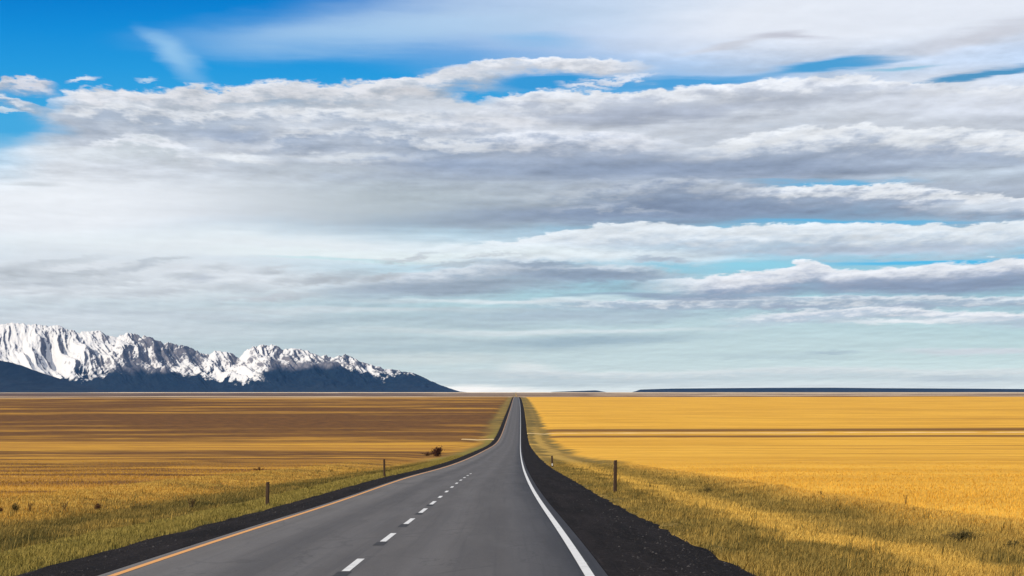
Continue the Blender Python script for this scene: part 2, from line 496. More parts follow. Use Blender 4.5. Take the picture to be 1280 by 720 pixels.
ground = structure(obj('ground', me, M_ground))

RROWS = ROWS[ROWS < 4700]
def strip(name, offs, zs, mat, rows=RROWS, parent=None, wob=None):
    X = xc(rows)[:, None] + np.array(offs)[None, :]
    if wob is not None:
        X = X + wob(rows)
    Z = prof(rows)[:, None] + np.array(zs)[None, :]
    YY = np.repeat(rows[:, None], len(offs), axis=1)
    me = np_mesh(name, np.stack([X, YY, Z], -1).reshape(-1, 3), grid_faces(len(rows), len(offs)))
    add_attr(me, 'road_offset', np.repeat(np.array(offs)[None, :], len(rows), axis=0))
    return obj(name, me, mat, parent)

road = structure(strip('road', [-3.97, -3.95, -2.0, 0, 2.0, 4.0, 4.02], [-0.12, 0.0, 0.006, 0.012, 0.006, 0.0, -0.12], M_asphalt))
def wobR(r):
    w = np.zeros((len(r), 5)); e = 0.28 * fbm(r / 2.6, r * 0 + 3.3, 3); w[:, 3] = e; w[:, 4] = e; w[:, 2] = 0.5 * e
    return w
def wobL(r):
    w = np.zeros((len(r), 5)); e = 0.22 * fbm(r / 2.6, r * 0 + 8.3, 3); w[:, 0] = e; w[:, 1] = e; w[:, 2] = 0.5 * e
    return w
structure(strip('gravel_shoulder', [4.01, 4.05, 5.2, 6.42, 6.9], [-0.02, -0.022, -0.05, -0.085, -0.30], M_gravel, wob=wobR))
structure(strip('gravel_shoulder', [-6.05, -5.6, -4.7, -4.0, -3.96], [-0.30, -0.085, -0.05, -0.022, -0.02], M_gravel, wob=wobL))
def crown(o): return 0.012 - abs(o) * 0.003
strip('yellow_edge_line', [-3.78, -3.65], [crown(3.78) + 0.004, crown(3.65) + 0.004], M_yellow, parent=road)
strip('white_edge_line', [3.64, 3.79], [crown(3.64) + 0.004, crown(3.79) + 0.004], M_white, parent=road)

# lane dashes: centres read off the photo near the camera, then every 11.2 m
dashes = []
for r0, r1 in ((714, 698.5), (677, 666.5), (655, 648), (641, 635.5), (630.5, 626.5)):
    dashes.append((Y_near(r0), Y_near(r1)))
last = dashes[-1]
ycur = last[0]
while ycur < 175:
    ycur += 11.3
    dashes.append((ycur, ycur + 3.6))
for k in range(1, 5):
    dashes.insert(0, (dashes[0][0] - 11.3, dashes[0][0] - 11.3 + 3.4))
def lane_line(Y):
    # the broken line sits a little left of the middle
    return -0.16 + 0 * Y
def quad_strip(name, y0, y1, o0, o1, dz, mat, parent):
    rows = np.linspace(y0, y1, 6)
    idx = np.searchsorted(ROWS, [y0, y1])
    rows = np.unique(np.concatenate([rows, ROWS[idx[0]:idx[1]]]))
    # follow the road mesh exactly: interpolate between its rows
    Zr = np.interp(rows, ROWS, prof(ROWS)); Xr = np.interp(rows, ROWS, xc(ROWS))
    offs = np.array([o0, o1])
    Xs = Xr[:, None] + offs[None, :]
    Zs = Zr[:, None] + np.array([crown(o0), crown(o1)])[None, :] + dz
    me = np_mesh(name, np.stack([Xs, np.repeat(rows[:, None], 2, 1), Zs], -1).reshape(-1, 3), grid_faces(len(rows), 2))
    return obj(name, me, mat, parent)
for i, (a, c) in enumerate(dashes):
    if a < 0: continue
    quad_strip('lane_dash', a, c, -0.225, -0.095, 0.004, M_white, road)
    if 30 < a < 90:
        quad_strip('tar_patch', a - 2.6 + 0.5 * (i % 2), a - 0.15, -0.27, -0.05, 0.0035, M_tar, road)
for yr in (590.5, 604):
    yk = Y_near(yr)
    quad_strip('tar_patch', yk, yk + 0.6, -3.6, 3.6, 0.0035, M_tar, road)

# dirt track crossing the dip
def track(name, o0, o1, yc, half, skew):
    offs = np.array(sorted(set(list(np.linspace(o0, o1, 60)) + [o for o in OFF if o0 < o < o1])))
    V = []
    for t in (-1.0, -0.3, 0.3, 1.0):
        Yt = yc + skew * (offs - 0) + t * half * (0.8 + 0.5 * fbm(offs / 40.0, offs * 0 + t, 2))
        Xt = xc(Yt) + offs
        V.append(np.stack([Xt, Yt, ground_z(Xt, Yt) + (0.06 if abs(t) < 1 else 0.02)], -1))
    V = np.array(V)
    me = np_mesh(name, V.reshape(-1, 3), grid_faces(4, len(offs)))
    return structure(obj(name, me, M_track))
track("dirt_track", -17.0, -4.2, Y_far(548.8), 12.0, 0.0)
track('dirt_track', 5.0, 420.0, 0.5 * (Y_far(537.6) + Y_far(545.2)), 7.0, 0.055)

# ------------------------------------------------------------------ grass
def blade_patch(name, mat, X, Y, height, width, lean=0.35, tint=None):
    n = len(X)
    z0 = ground_z(X, Y) - 0.02
    ang = rng.random(n) * 2 * np.pi
    # blades turn broadly across the view so they read at distance
    dx, dy = np.cos(ang), np.sin(ang) * 0.6
    la = rng.random(n) * 2 * np.pi
    lm = np.abs(rng.normal(0, lean, n)) * height
    lx, ly = np.cos(la) * lm + 0.12 * height, np.sin(la) * lm
    w = width * 0.5
    P = np.zeros((n, 5, 3))
    P[:, 0] = np.stack([X - dx * w, Y - dy * w, z0], -1)
    P[:, 1] = np.stack([X + dx * w, Y + dy * w, z0], -1)
    mx, my, mz = X + lx * 0.35, Y + ly * 0.35, z0 + height * 0.55
    P[:, 2] = np.stack([mx + dx * w * 0.75, my + dy * w * 0.75, mz], -1)
    P[:, 3] = np.stack([mx - dx * w * 0.75, my - dy * w * 0.75, mz], -1)
    P[:, 4] = np.stack([X + lx, Y + ly, z0 + height * (1 - 0.25 * lm / np.maximum(height, 1e-3))], -1)
    b = (np.arange(n) * 5)[:, None]
    T = np.concatenate([b + np.array([[0, 1, 2]]), b + np.array([[0, 2, 3]]), b + np.array([[3, 2, 4]])])
    me = np_mesh(name, P.reshape(-1, 3), T, smooth=False)
    if tint is None:
        tint = rng.random(n)
    add_attr(me, 'tint', np.repeat(np.clip(tint, 0, 1), 5))
    o = obj(name, me, mat)
    o['kind'] = 'stuff'
    return o

def scatter(n, o0, o1, y0, y1, power=1.6):
    """random points, denser close to the camera"""
    u = rng.random(n)
    k = 1 - power
    Y = (y0 ** k + u * (y1 ** k - y0 ** k)) ** (1 / k)
    o = o0 + rng.random(n) * (o1 - o0)
    return o, Y

def keep(o, Y, mask):
    return o[mask], Y[mask]

def in_view(o, Y, pad=1.25):
    X = xc(Y) + o
    return np.abs(X) < 0.2 * Y * pad + 1.5

M_lime = mat_blades('fresh_grass', [(0.0, (0.11, 0.090, 0.020, 1)), (0.5, (0.27, 0.200, 0.042, 1)), (1.0, (0.44, 0.31, 0.085, 1))])
M_goldb = mat_blades('ripe_field', [(0.0, (0.46, 0.235, 0.028, 1)), (0.45, (0.66, 0.355, 0.042, 1)), (1.0, (0.74, 0.44, 0.075, 1))])
M_goldl = mat_blades('ripe_rough_field', [(0.0, (0.13, 0.06, 0.018, 1)), (0.45, (0.38, 0.19, 0.026, 1)), (1.0, (0.58, 0.32, 0.045, 1))])

M_mix = mat_blades('meadow_grass', [(0.0, (0.042, 0.040, 0.012, 1)), (0.25, (0.120, 0.092, 0.022, 1)), (0.5, (0.29, 0.190, 0.044, 1)), (0.75, (0.50, 0.31, 0.065, 1)), (1.0, (0.68, 0.42, 0.08, 1))])
RB = ([5.8, 7.0, 8.0, 8.4, 8.9, 9.6, 10.6, 11.4, 12.4, 13.6, 14.8, 16.5, 20, 40], [0.20, 0.48, 0.42, 0.32, 0.64, 0.86, 0.87, 0.72, 0.46, 0.44, 0.58, 0.76, 0.83, 0.86])
RH = ([5.8, 6.6, 8.3, 9.2, 10.8, 12.5, 14.5, 17, 40], [0.05, 0.12, 0.22, 0.17, 0.17, 0.24, 0.22, 0.15, 0.13])
def mixed(name, n, o0, o1, y0, y1, B, Hh, sign, power=1.6, noise=0.36, wscale=1.0):
    o, Y = scatter(n, o0, o1, y0, y1, power)
    d = fbm(o / 1.3, Y / 3.5, 3)
    ok = in_view(o, Y) & (d > -0.5)
    o, Y, d = o[ok], Y[ok], d[ok]
    oj = np.abs(o) + 1.7 * fbm(o / 4.0 + 9, Y / 12.0, 4) + rng.normal(0, 0.4, len(o))
    if sign < 0: oj = oj + 3.0 * np.clip((Y - 50) / 140, 0, 1)
    far = np.clip((y1 - Y) / (0.55 * y1), 0.15, 1)
    h = np.interp(oj, *Hh) * (0.6 + 0.8 * rng.random(len(o))) * (1 + 0.7 * np.clip(d, -0.6, 0.8)) * far * 0.72
    big = fbm(o / 6.0 + 3, Y / 18.0, 3)
    tint = np.interp(oj, *B) + noise * (0.55 * d + 0.6 * big) + rng.normal(0, 0.10, len(o))
    return blade_patch(name, M_mix, xc(Y) + o, Y, h, (0.009 + 0.00015 * Y) * wscale, tint=tint)
mixed('verge_grass', 330000, 5.95, 17.0, 36, 400, RB, RH, 1)
# loose stones on the gravel shoulders
M_stone = mat_blades('loose_stone', [(0.0, (0.012, 0.010, 0.010, 1)), (0.6, (0.024, 0.021, 0.020, 1)), (1.0, (0.065, 0.058, 0.055, 1))])
def stones(n, o0, o1, y0, y1):
    o, Y = scatter(n, o0, o1, y0, y1, 1.7)
    o = o0 + (o1 - o0) * (0.12 + 0.88 * np.abs((o - o0) / (o1 - o0)) ** 0.75)
    ok = in_view(o, Y); o, Y = o[ok], Y[ok]
    k = len(o)
    prof_o = np.array([-5.6, -4.7, -4.0, 4.05, 5.2, 6.42]); prof_z = np.array([-0.085, -0.05, -0.022, -0.022, -0.05, -0.085])
    z = np.interp(Y, ROWS, prof(ROWS)) + np.interp(o, prof_o, prof_z)
    r = 0.008 + 0.028 * rng.random(k) ** 4 + 0.00003 * Y
    base = np.array([(1, 0, 0), (0.2, 1, 0), (-0.9, 0.5, 0), (-0.6, -0.8, 0), (0.5, -0.9, 0), (0.35, 0.1, 0.9), (-0.3, -0.1, 0.75)], float)
    tri = np.array([(0, 1, 5), (1, 2, 6), (1, 6, 5), (2, 3, 6), (3, 4, 6), (4, 5, 6), (4, 0, 5)])
    a = rng.random(k) * 2 * np.pi
    P = np.repeat(base[None], k, 0) * (r[:, None, None] * (0.7 + 0.6 * rng.random((k, 7, 3))))
    ca, sa = np.cos(a)[:, None], np.sin(a)[:, None]
    x = P[..., 0] * ca - P[..., 1] * sa; y = P[..., 0] * sa + P[..., 1] * ca
    P = np.stack([x + (xc(Y) + o)[:, None], y + Y[:, None], P[..., 2] + z[:, None] - 0.004], -1)
    T = (np.arange(k) * 7)[:, None, None] + tri[None]
    me = np_mesh('loose_gravel', P.reshape(-1, 3), T.reshape(-1, 3), smooth=False)
    add_attr(me, 'tint', np.repeat(rng.random(k) ** 1.5, 7))
    g = obj('loose_gravel', me, M_stone); g['kind'] = 'stuff'
stones(2600, 4.1, 6.4, 34, 160)
stones(1200, -4.05, -5.55, 38, 160)
# thin scattered stalks standing above the rest, and weeds creeping onto the gravel
def stalks(n, o0, o1, y0, y1, h0, h1, lo, hi):
    o, Y = scatter(n, o0, o1, y0, y1, 1.7)
    d = fbm(o / 2.5 + 40, Y / 6.0, 3)
    ok = in_view(o, Y) & (d > 0.02)
    o, Y, d = o[ok], Y[ok], d[ok]
    k = 6
    o = np.repeat(o, k) + rng.normal(0, 0.07, len(o) * k); Y = np.repeat(Y, k) + rng.normal(0, 0.07, len(Y) * k)
    h = h0 + (h1 - h0) * rng.random(len(o)) ** 1.6
    t = np.repeat(lo + (hi - lo) * rng.random(len(d)), k) + rng.normal(0, 0.06, len(o))
    blade_patch('tall_grass', M_mix, xc(Y) + o, Y, h, 0.008 + 0.00012 * Y, lean=0.22, tint=t)
stalks(1100, 6.8, 16.0, 36, 260, 0.16, 0.48, 0.05, 0.75)
stalks(1000, -15.0, -6.6, 45, 260, 0.14, 0.42, 0.05, 0.60)
stalks(500, 5.5, 6.4, 36, 200, 0.06, 0.20, 0.2, 0.6)
stalks(400, -6.0, -5.3, 40, 200, 0.05, 0.16, 0.2, 0.6)
# ripe field on the right, nearest strip: short and even
o, Y = scatter(155000, 12.0, 80.0, 60, 420, 1.7)
o, Y = keep(o, Y, in_view(o, Y) & (o < 0.26 * Y) & (o > 14.6 + 3.4 * fbm(o / 4.0, Y / 11.0, 3) + rng.normal(0, 0.5, len(o))))
d = fbm(o / 5.0, Y / 9.0, 3)
fh_ = np.clip((420 - Y) / 300, 0.05, 1) * np.clip((o - 11.0) / 4, 0.5, 1)
blade_patch('field_grass', M_goldb, xc(Y) + o, Y, (0.07 + 0.10 * rng.random(len(o))) * fh_, 0.010 + 0.00016 * Y, tint=0.5 + 0.25 * d + rng.normal(0, 0.10, len(o)))
# left verge: fresh strip by the gravel, olive growth, rough gold field
o, Y = scatter(60000, -7.7, -5.6, 40, 420, 1.5)
o, Y = keep(o, Y, in_view(o, Y))
d = fbm(o / 1.2, Y / 3.0, 3)
ed = np.clip((7.9 + 0.6 * fbm(o + 4, Y / 8.0, 2) + o) / 1.2, 0.0, 1)
blade_patch('verge_grass', M_lime, xc(Y) + o, Y, (0.05 + 0.10 * rng.random(len(o))) * (1 + 0.7 * d) * (0.3 + 0.7 * ed), 0.009 + 0.00015 * Y, tint=0.40 + 0.35 * d + rng.normal(0, 0.15, len(o)))
LB = ([7.0, 8.0, 9.0, 10.8, 12.0, 13.0, 14.0, 16, 30], [0.42, 0.32, 0.24, 0.26, 0.34, 0.48, 0.62, 0.68, 0.70])
LH = ([7.0, 8.2, 9.5, 11.5, 13, 15, 30], [0.09, 0.15, 0.20, 0.20, 0.15, 0.12, 0.12])
mixed('verge_grass', 230000, -17.5, -7.6, 45, 400, LB, LH, -1, noise=0.42)
o, Y = scatter(130000, -80.0, -10.0, 70, 420, 1.7)
o, Y = keep(o, Y, in_view(o, Y) & (o > -0.26 * Y) & (o < -12.5 + np.clip((Y - 50) / 140, 0, 1) * 3.0))
d = fbm(o / 18.0, Y / 5.0, 4)
fh_ = np.clip((420 - Y) / 300, 0.05, 1)
blade_patch('field_grass', M_goldl, xc(Y) + o, Y, (0.06 + 0.12 * rng.random(len(o))) * fh_, 0.010 + 0.00016 * Y, tint=0.62 + 0.6 * d + rng.normal(0, 0.10, len(o)))

# ------------------------------------------------------------------ posts
def at_row(row, px):
    """ground point seen at photo (px,row) on the near slope"""
    Y = Y_near(row)
    for _ in range(40):
        X = (px - 640) * Y / F
        z = float(ground_z(np.array([X]), np.array([Y]))[0])
        r = photo_row(Y, z)
        Y += (r - row) * Y / 160.0
    return X, Y, z

def post_mesh(h, w):
    """square weathered post: slightly tapered, chamfered edges, sloped top, a shallow notch"""
    bm = bmesh.new()
    secs = [(-0.25, 1.0), (0.0, 1.0), (h * 0.45, 0.97), (h * 0.82, 0.94), (h * 0.85, 0.86), (h * 0.88, 0.94), (h * 0.985, 0.92), (h, 0.80)]
    rings = []
    for k, (z, s) in enumerate(secs):
        a, c = w * 0.5 * s, w * 0.5 * s * 0.68
        ring = []
        for (x, y) in ((a, c), (c, a), (-c, a), (-a, c), (-a, -c), (-c, -a), (c, -a), (a, -c)):
            dz = 0.18 * x if k >= len(secs) - 2 else 0
            ring.append(bm.verts.new((x + 0.004 * math.sin(k * 2.1), y, z + dz)))
        rings.append(ring)
    for r0, r1 in zip(rings, rings[1:]):
        for i in range(8):
            bm.faces.new((r0[i], r0[(i + 1) % 8], r1[(i + 1) % 8], r1[i]))
    bm.faces.new(rings[-1])
    bm.faces.new(list(reversed(rings[0])))
    me = bpy.data.meshes.new('post')
    bm.to_mesh(me); bm.free()
    return me
def band_mesh(z, h, w):
    bm = bmesh.new()
    bmesh.ops.create_cube(bm, size=1.0)
    bmesh.ops.scale(bm, vec=(w * 0.62, 0.012, h), verts=bm.verts)
    bmesh.ops.translate(bm, vec=(0, -w * 0.5 - 0.004, z), verts=bm.verts)
    bmesh.ops.bevel(bm, geom=list(bm.edges), offset=0.003, segments=1, affect='EDGES')
    me = bpy.data.meshes.new('reflector')
    bm.to_mesh(me); bm.free()
    return me

GP = 'wooden marker posts along the road'
def post(px, row, top, w, lean, label, refl=None):
    X, Y, z = at_row(row, px)
    h = (row - top) * Y / F
    t = empty('marker_post', (X, Y, z))
    t.rotation_euler = (math.radians(lean[0]), math.radians(lean[1]), math.radians(random.uniform(-12, 12)))
    thing(t, label, 'post', GP)
    obj('post_shaft', post_mesh(h, w), M_wood, t)
    if refl is not None:
        obj('reflector', band_mesh(h * refl[0], refl[1], w), refl[2], t)
    return t
post(335.0, 631.0, 602.0, 0.125, (0, 1.0), 'short dark wooden post in the grass left of the road, nearer than its thinner twin')
post(483.2, 597.5, 574.5, 0.13, (0, -1.0), 'thin dark wooden post farther along the left verge just before the dip')
post(768.5, 615.5, 575.0, 0.155, (0, 0.8), 'tall dark wooden post standing on the right verge beside the straw strip')
post(690.5, 583.5, 569.5, 0.18, (0, -3.0), 'small marker post with a pale reflector far along the right verge near the dip', (0.22, 0.22, M_refl_w))

# ------------------------------------------------------------------ shrubs and weeds
M_shrub_red = mat_blades('reddish_shrub_leaf', [(0.0, (0.030, 0.010, 0.008, 1)), (0.5, (0.060, 0.020, 0.012, 1)), (1.0, (0.10, 0.04, 0.018, 1))])
M_shrub_olive = mat_blades('olive_shrub_leaf', [(0.0, (0.038, 0.032, 0.011, 1)), (0.5, (0.085, 0.066, 0.018, 1)), (1.0, (0.17, 0.12, 0.034, 1))])
M_shrub_tan = mat_blades('tan_seed_head', [(0.0, (0.07, 0.040, 0.014, 1)), (0.5, (0.13, 0.078, 0.024, 1)), (1.0, (0.26, 0.16, 0.05, 1))])
M_stem = mat_simple('dry_stem', (0.06, 0.035, 0.02, 1), (0.11, 0.07, 0.035, 1), 12.0)

def tube(bm, pts, r0, r1, n=5):
    rings = []
    for i, p in enumerate(pts):
        t = i / (len(pts) - 1)
        r = r0 + (r1 - r0) * t
        d = (pts[min(i + 1, len(pts) - 1)] - pts[max(i - 1, 0)]).normalized()
        a = d.orthogonal().normalized(); c = d.cross(a)
        rings.append([bm.verts.new(p + (a * math.cos(k * 2 * math.pi / n) + c * math.sin(k * 2 * math.pi / n)) * r) for k in range(n)])
    for q0, q1 in zip(rings, rings[1:]):
        for k in range(n):
            bm.faces.new((q0[k], q0[(k + 1) % n], q1[(k + 1) % n], q1[k]))
    bm.faces.new(rings[-1])

def shrub(name, px, row, hpx, wpx, mat, label, cat, group, nstem=9, nleaf=700, upright=False):
    X, Y, z = at_row(row, px)
    h = hpx * Y / F; w = wpx * Y / F
    t = empty(name, (X, Y, z))
    thing(t, label, cat, group)
    bm = bmesh.new()
    tips = []
    for i in range(nstem):
        a = random.uniform(0, 2 * math.pi); rr = random.uniform(0.1, 1.0)
        ex = math.cos(a) * rr * w * 0.5; ey = math.sin(a) * rr * w * 0.5
        eh = h * random.uniform(0.6, 1.0) * (1.0 if upright else (1 - 0.35 * rr))
        base = Vector((ex * 0.15, ey * 0.15, -0.03))
        end = Vector((ex, ey, eh))
        mid = base.lerp(end, 0.5) + Vector((-ex * 0.12, -ey * 0.12, eh * 0.08))
        tube(bm, [base, mid, end], 0.035 * h * (0.5 if upright else 1), 0.008 * h)
        tips.append((base, mid, end))
    me = bpy.data.meshes.new('stems'); bm.to_mesh(me); bm.free()
    obj('stems', me, M_stem, t)
    V = []; T = []; tint = []
    for i in range(int(nleaf * (2.4 if name == 'weed_clump' and not upright else 1.0))):
        b0, m0, e0 = random.choice(tips)
        s = random.random() ** (0.35 if upright else 0.6)
        p = (b0.lerp(m0, s * 2) if s < 0.5 else m0.lerp(e0, s * 2 - 1))
        sp = (0.05 if upright else 0.13) * h
        p = p + Vector((random.gauss(0, sp), random.gauss(0, sp), random.gauss(0, sp * 0.8)))
        if p.z < 0.01: p.z = 0.01 + random.random() * 0.05 * h
        L = h * (random.uniform(0.05, 0.11) if upright else (random.uniform(0.06, 0.12) if name == 'weed_clump' else random.uniform(0.09, 0.19)))
        d = Vector((random.gauss(0, 1), random.gauss(0, 1), random.gauss(0.5, 0.8))).normalized()
        q = d.orthogonal().normalized() * L * 0.32
        k = len(V)
        V += [p - q, p + d * L * 0.5 + q * 0.2, p + d * L, p + q]
        T += [(k, k + 1, k + 2, k + 3)]
        tint += [random.random()] * 4
    me = np_mesh('foliage', np.array([tuple(v) for v in V]), np.array(T), smooth=False)
    add_attr(me, 'tint', tint)
    obj('foliage', me, mat, t)
    return t

GS = 'dark bushes in the left field'
shrub('shrub', 547.5, 570.5, 13.5, 18.0, M_shrub_red, 'dark reddish brown bush beside the left verge where the road drops into the dip', 'shrub', GS, 12, 900)
shrub('shrub', 533.0, 569.5, 6.0, 18.0, M_shrub_red, 'low reddish bush just left of the dark reddish brown bush near the dip', 'shrub', GS, 10, 600)
GW = 'weeds at the edge of the left field'
shrub('weed_clump', 22.0, 640.0, 13.0, 10.0, M_shrub_olive, 'dark upright weed clump at the far left edge of the field above the olive grass', 'weed', GW, 9, 500)
shrub('weed_clump', 2.0, 641.0, 9.0, 8.0, M_shrub_red, 'small brown weed clump cut by the left border of the photo', 'weed', GW, 8, 400)
shrub('weed_clump', 39.0, 640.0, 12.0, 8.0, M_shrub_tan, 'thin tan weed clump just right of the dark upright clump at far left', 'weed', GW, 8, 300, True)
shrub('weed_clump', 123.0, 638.5, 11.5, 9.0, M_shrub_red, 'small dark pointed bush on the field edge left of the nearer post', 'weed', GW, 9, 500)
shrub('weed_clump', 82.0, 640.0, 14.0, 14.0, M_shrub_tan, 'sparse tan stalks between the two dark weed clumps at left', 'weed', GW, 9, 260, True)
shrub('weed_clump', 240.0, 637.0, 17.0, 12.0, M_shrub_tan, 'loose brown stalks on the field edge nearest the left post', 'weed', GW, 10, 300, True)
shrub('weed_clump', 180.0, 638.0, 9.0, 34.0, M_shrub_olive, 'long low olive weed patch right of the small dark pointed bush', 'weed', GW, 16, 900)
shrub('weed_clump', 325.0, 588.0, 5.0, 22.0, M_shrub_red, 'low wide brown bush in the left field above the nearer post', 'weed', GS, 10, 700)
GR = 'weeds at the edge of the right field'
shrub('weed_clump', 1025.0, 622.0, 12.0, 5.0, M_shrub_olive, 'single thin dark stalk standing in the gold field right of the tall post', 'weed', GR, 4, 130, True)
shrub('weed_clump', 1131.0, 630.0, 13.0, 8.0, M_shrub_tan, 'forked tan weed stalks in the gold field near the right side', 'weed', GR, 5, 130, True)
shrub('weed_clump', 885.0, 617.0, 9.0, 14.0, M_shrub_olive, 'small low olive bush where the right verge meets the gold field', 'weed', GR, 9, 500)
shrub('weed_clump', 1200.0, 678.0, 16.0, 70.0, M_shrub_olive, 'wide dark olive weed patch in the hollow at the right edge of the verge', 'weed', GR, 24, 2200)
shrub('weed_clump', 1262.0, 690.0, 16.0, 22.0, M_shrub_olive, 'dark olive weed tuft at the right border below the gold field', 'weed', GR, 12, 900, True)

# ------------------------------------------------------------------ mountains
MD = 40000.0
sky = [(-700, 420), (-560, 402), (-430, 412), (-300, 398), (-180, 408), (-80, 400), (-30, 408), (0, 409), (12, 404), (22, 405), (40, 408), (60, 408), (80, 412), (100, 417), (116, 413), (130, 419), (146, 424), (150, 420), (165, 417), (180, 421), (200, 429), (220, 433), (236, 436),
       (250, 443), (262, 445), (272, 440), (285, 443), (297, 447), (308, 441), (320, 434), (332, 430), (345, 433), (355, 438), (370, 437), (385, 442), (400, 446), (415, 448), (430, 445), (445, 451), (460, 456), (480, 461), (500, 465), (515, 468), (520, 469), (535, 475), (550, 482), (565, 488), (580, 493), (640, 497)]
skx = np.array([(p[0] - 640) * MD / F for p in sky]); skh = np.array([(HY - p[1]) * MD / F for p in sky])
def mountain(name, x0, x1, n, nr, D0, D1, skx, skh, mat, amp, ridge_scale, base_z):
    xs = np.linspace(x0, x1, n)
    d = np.concatenate([np.linspace(0, 1, nr), np.linspace(1, 1.5, nr // 4)[1:]])
    X, Dn = np.meshgrid(xs, d)
    Yd = D0 + (D1 - D0) * Dn
    # skyline is drawn at distance D1; keep directions when depth changes
    drift = 700 * fbm(X / 2600.0, Dn * 1.6, 3) * (1 - Dn).clip(0, 1)
    H = np.interp(X + drift, skx, skh)
    Hs = np.interp(xs, skx, skh)
    rd = ridged(X / ridge_scale + 0.25 * Dn, Dn * 0.55 + 0.2 * fbm(X / 900.0, Dn * 2, 2), 4, 0.5) / 1.7
    Xs = X + 0.42 * (Yd - D1) + 140 * fbm(X / 700.0, Yd / 900.0, 2)
    rd2 = ridged(Xs / (ridge_scale * 0.40), Yd / (ridge_scale * 3.2), 4, 0.52) / 1.7
    up = np.where(Dn <= 1, Dn ** 1.15, 1 - (Dn - 1) * 1.3)
    mid = np.clip(4 * Dn * (1.0 - Dn), 0, 1)
    h = H * up * (1 - 0.42 * mid * (1 - rd)) + amp * np.clip(Dn, 0, 1) ** 0.7 * np.clip(H / 500, 0, 1) * (rd2 - 0.45) * (0.15 + 0.85 * mid)
    h = h + amp * 0.17 * np.clip(H / 500, 0, 1) * fbm(Xs / 150.0, Yd / 520.0, 5, 0.6) * np.clip(Dn * 1.5, 0, 1)
    Z = base_z + np.maximum(h, -20)
    me = np_mesh(name, np.stack([X, Yd, Z], -1).reshape(-1, 3), grid_faces(len(d), n))
    add_attr(me, 'gully', (0.5 - rd).ravel())
    gy, gx = np.gradient(Z)
    slope = np.hypot(gx / (xs[1] - xs[0]), gy / np.gradient(Yd, axis=0))
    east = gx / (xs[1] - xs[0])
    rk = slope / max(1e-6, float(np.percentile(slope, 70))) + 0.75 * fbm(Xs / 230.0, Yd / 1600.0, 4) + 0.9 * fbm(X / 1000.0, Yd / 2500.0, 2) - 1.1 * east
    add_attr(me, 'rock', rk.ravel())
    return structure(obj(name, me, mat))
M_mtn = mat_mountain('snowy_rock')
M_hill = mat_mountain('forested_slope', False)
mountain('mountain_range', -16000, 100, 1700, 190, 37200, MD, skx, skh, M_mtn, 300.0, 1500.0, CAMZ + 14.0)
# dark foothill in front at the far left, low wooded hills on the right
D2 = 32000.0
fx = np.array([(p - 640) * D2 / F for p in (-700, -500, -300, -120, -30, 0, 25, 50, 75, 110, 150)])
fh = np.array([(HY - q) * D2 / F for q in (440, 432, 445, 438, 446, 451, 457, 466, 474, 484, 494)])
mountain('foothill', -13500, -4700, 320, 70, 29500, D2, fx, fh, M_hill, 60.0, 1100.0, CAMZ + 8.0)
D3 = 36000.0
hx = np.array([(p - 640) * D3 / F for p in (680, 690, 715, 745, 756, 770, 788, 800, 840, 900, 960, 1040, 1100, 1180, 1280, 1400, 1600, 1900)])
hh3 = np.array([(HY - q + 1.6) * D3 / F for q in (495, 491.5, 490.5, 489.5, 491.5, 494, 493, 488.5, 487.3, 486.8, 486.4, 486.2, 486.8, 487.2, 487.8, 486.5, 487.5, 486)])
mountain('hills', 300, 13800, 420, 40, 33800, D3, hx, hh3, M_hill, 9.0, 2600.0, CAMZ)

# ------------------------------------------------------------------ haze
HAZE = True
if HAZE:
    bm = bmesh.new()
    bmesh.ops.create_cube(bm, size=1.0)
    x0, x1, y0, y1, z0, z1 = -46000.0, 46000.0, -400.0, 47500.0, -60.0, 1500.0
    for v in bm.verts:
        v.co = ((x0 + x1) / 2 + v.co.x * (x1 - x0), (y0 + y1) / 2 + v.co.y * (y1 - y0), (z0 + z1) / 2 + v.co.z * (z1 - z0))
    me = bpy.data.meshes.new('haze'); bm.to_mesh(me); bm.free()
    mh = bpy.data.materials.new('haze_air'); mh.use_nodes = True
    t = mh.node_tree
    for n in list(t.nodes): t.nodes.remove(n)
    out = t.nodes.new('ShaderNodeOutputMaterial')
    pv = t.nodes.new('ShaderNodeVolumePrincipled')
    pv.inputs['Color'].default_value = (0.13, 0.44, 1.0, 1)
    pv.inputs['Density'].default_value = 3.8e-6
    pv.inputs['Anisotropy'].default_value = 0.0
    t.links.new(pv.outputs[0], out.inputs['Volume'])
    hz = obj('haze', me, mh)
    hz['kind'] = 'stuff'

# ------------------------------------------------------------------ light
sun_vec = Vector((-0.80, -0.36, 0.52)).normalized()
SUN_EL = math.asin(sun_vec.z); SUN_ROT = math.atan2(sun_vec.x, sun_vec.y)
sl = bpy.data.lights.new('sun', 'SUN')
sl.energy = 4.4; sl.angle = math.radians(0.5); sl.color = (1.0, 0.93, 0.82)
so = bpy.data.objects.new('sun', sl); COL.objects.link(so)
so.rotation_euler = sun_vec.to_track_quat('Z', 'Y').to_euler()
so.location = (-30, -20, 40)

# ------------------------------------------------------------------ sky
W = bpy.data.worlds.new('World'); SC.world = W
W.use_nodes = True
for n in list(W.node_tree.nodes): W.node_tree.nodes.remove(n)
nt = NT(W.node_tree)
STR = 0.1
G = nt.node('ShaderNodeTexCoord').outputs['Generated']
dx, dy, dz = nt.sep(G)
hor = nt.m('SQRT', nt.m('ADD', nt.m('MULTIPLY', dx, dx), nt.m('MULTIPLY', dy, dy)))
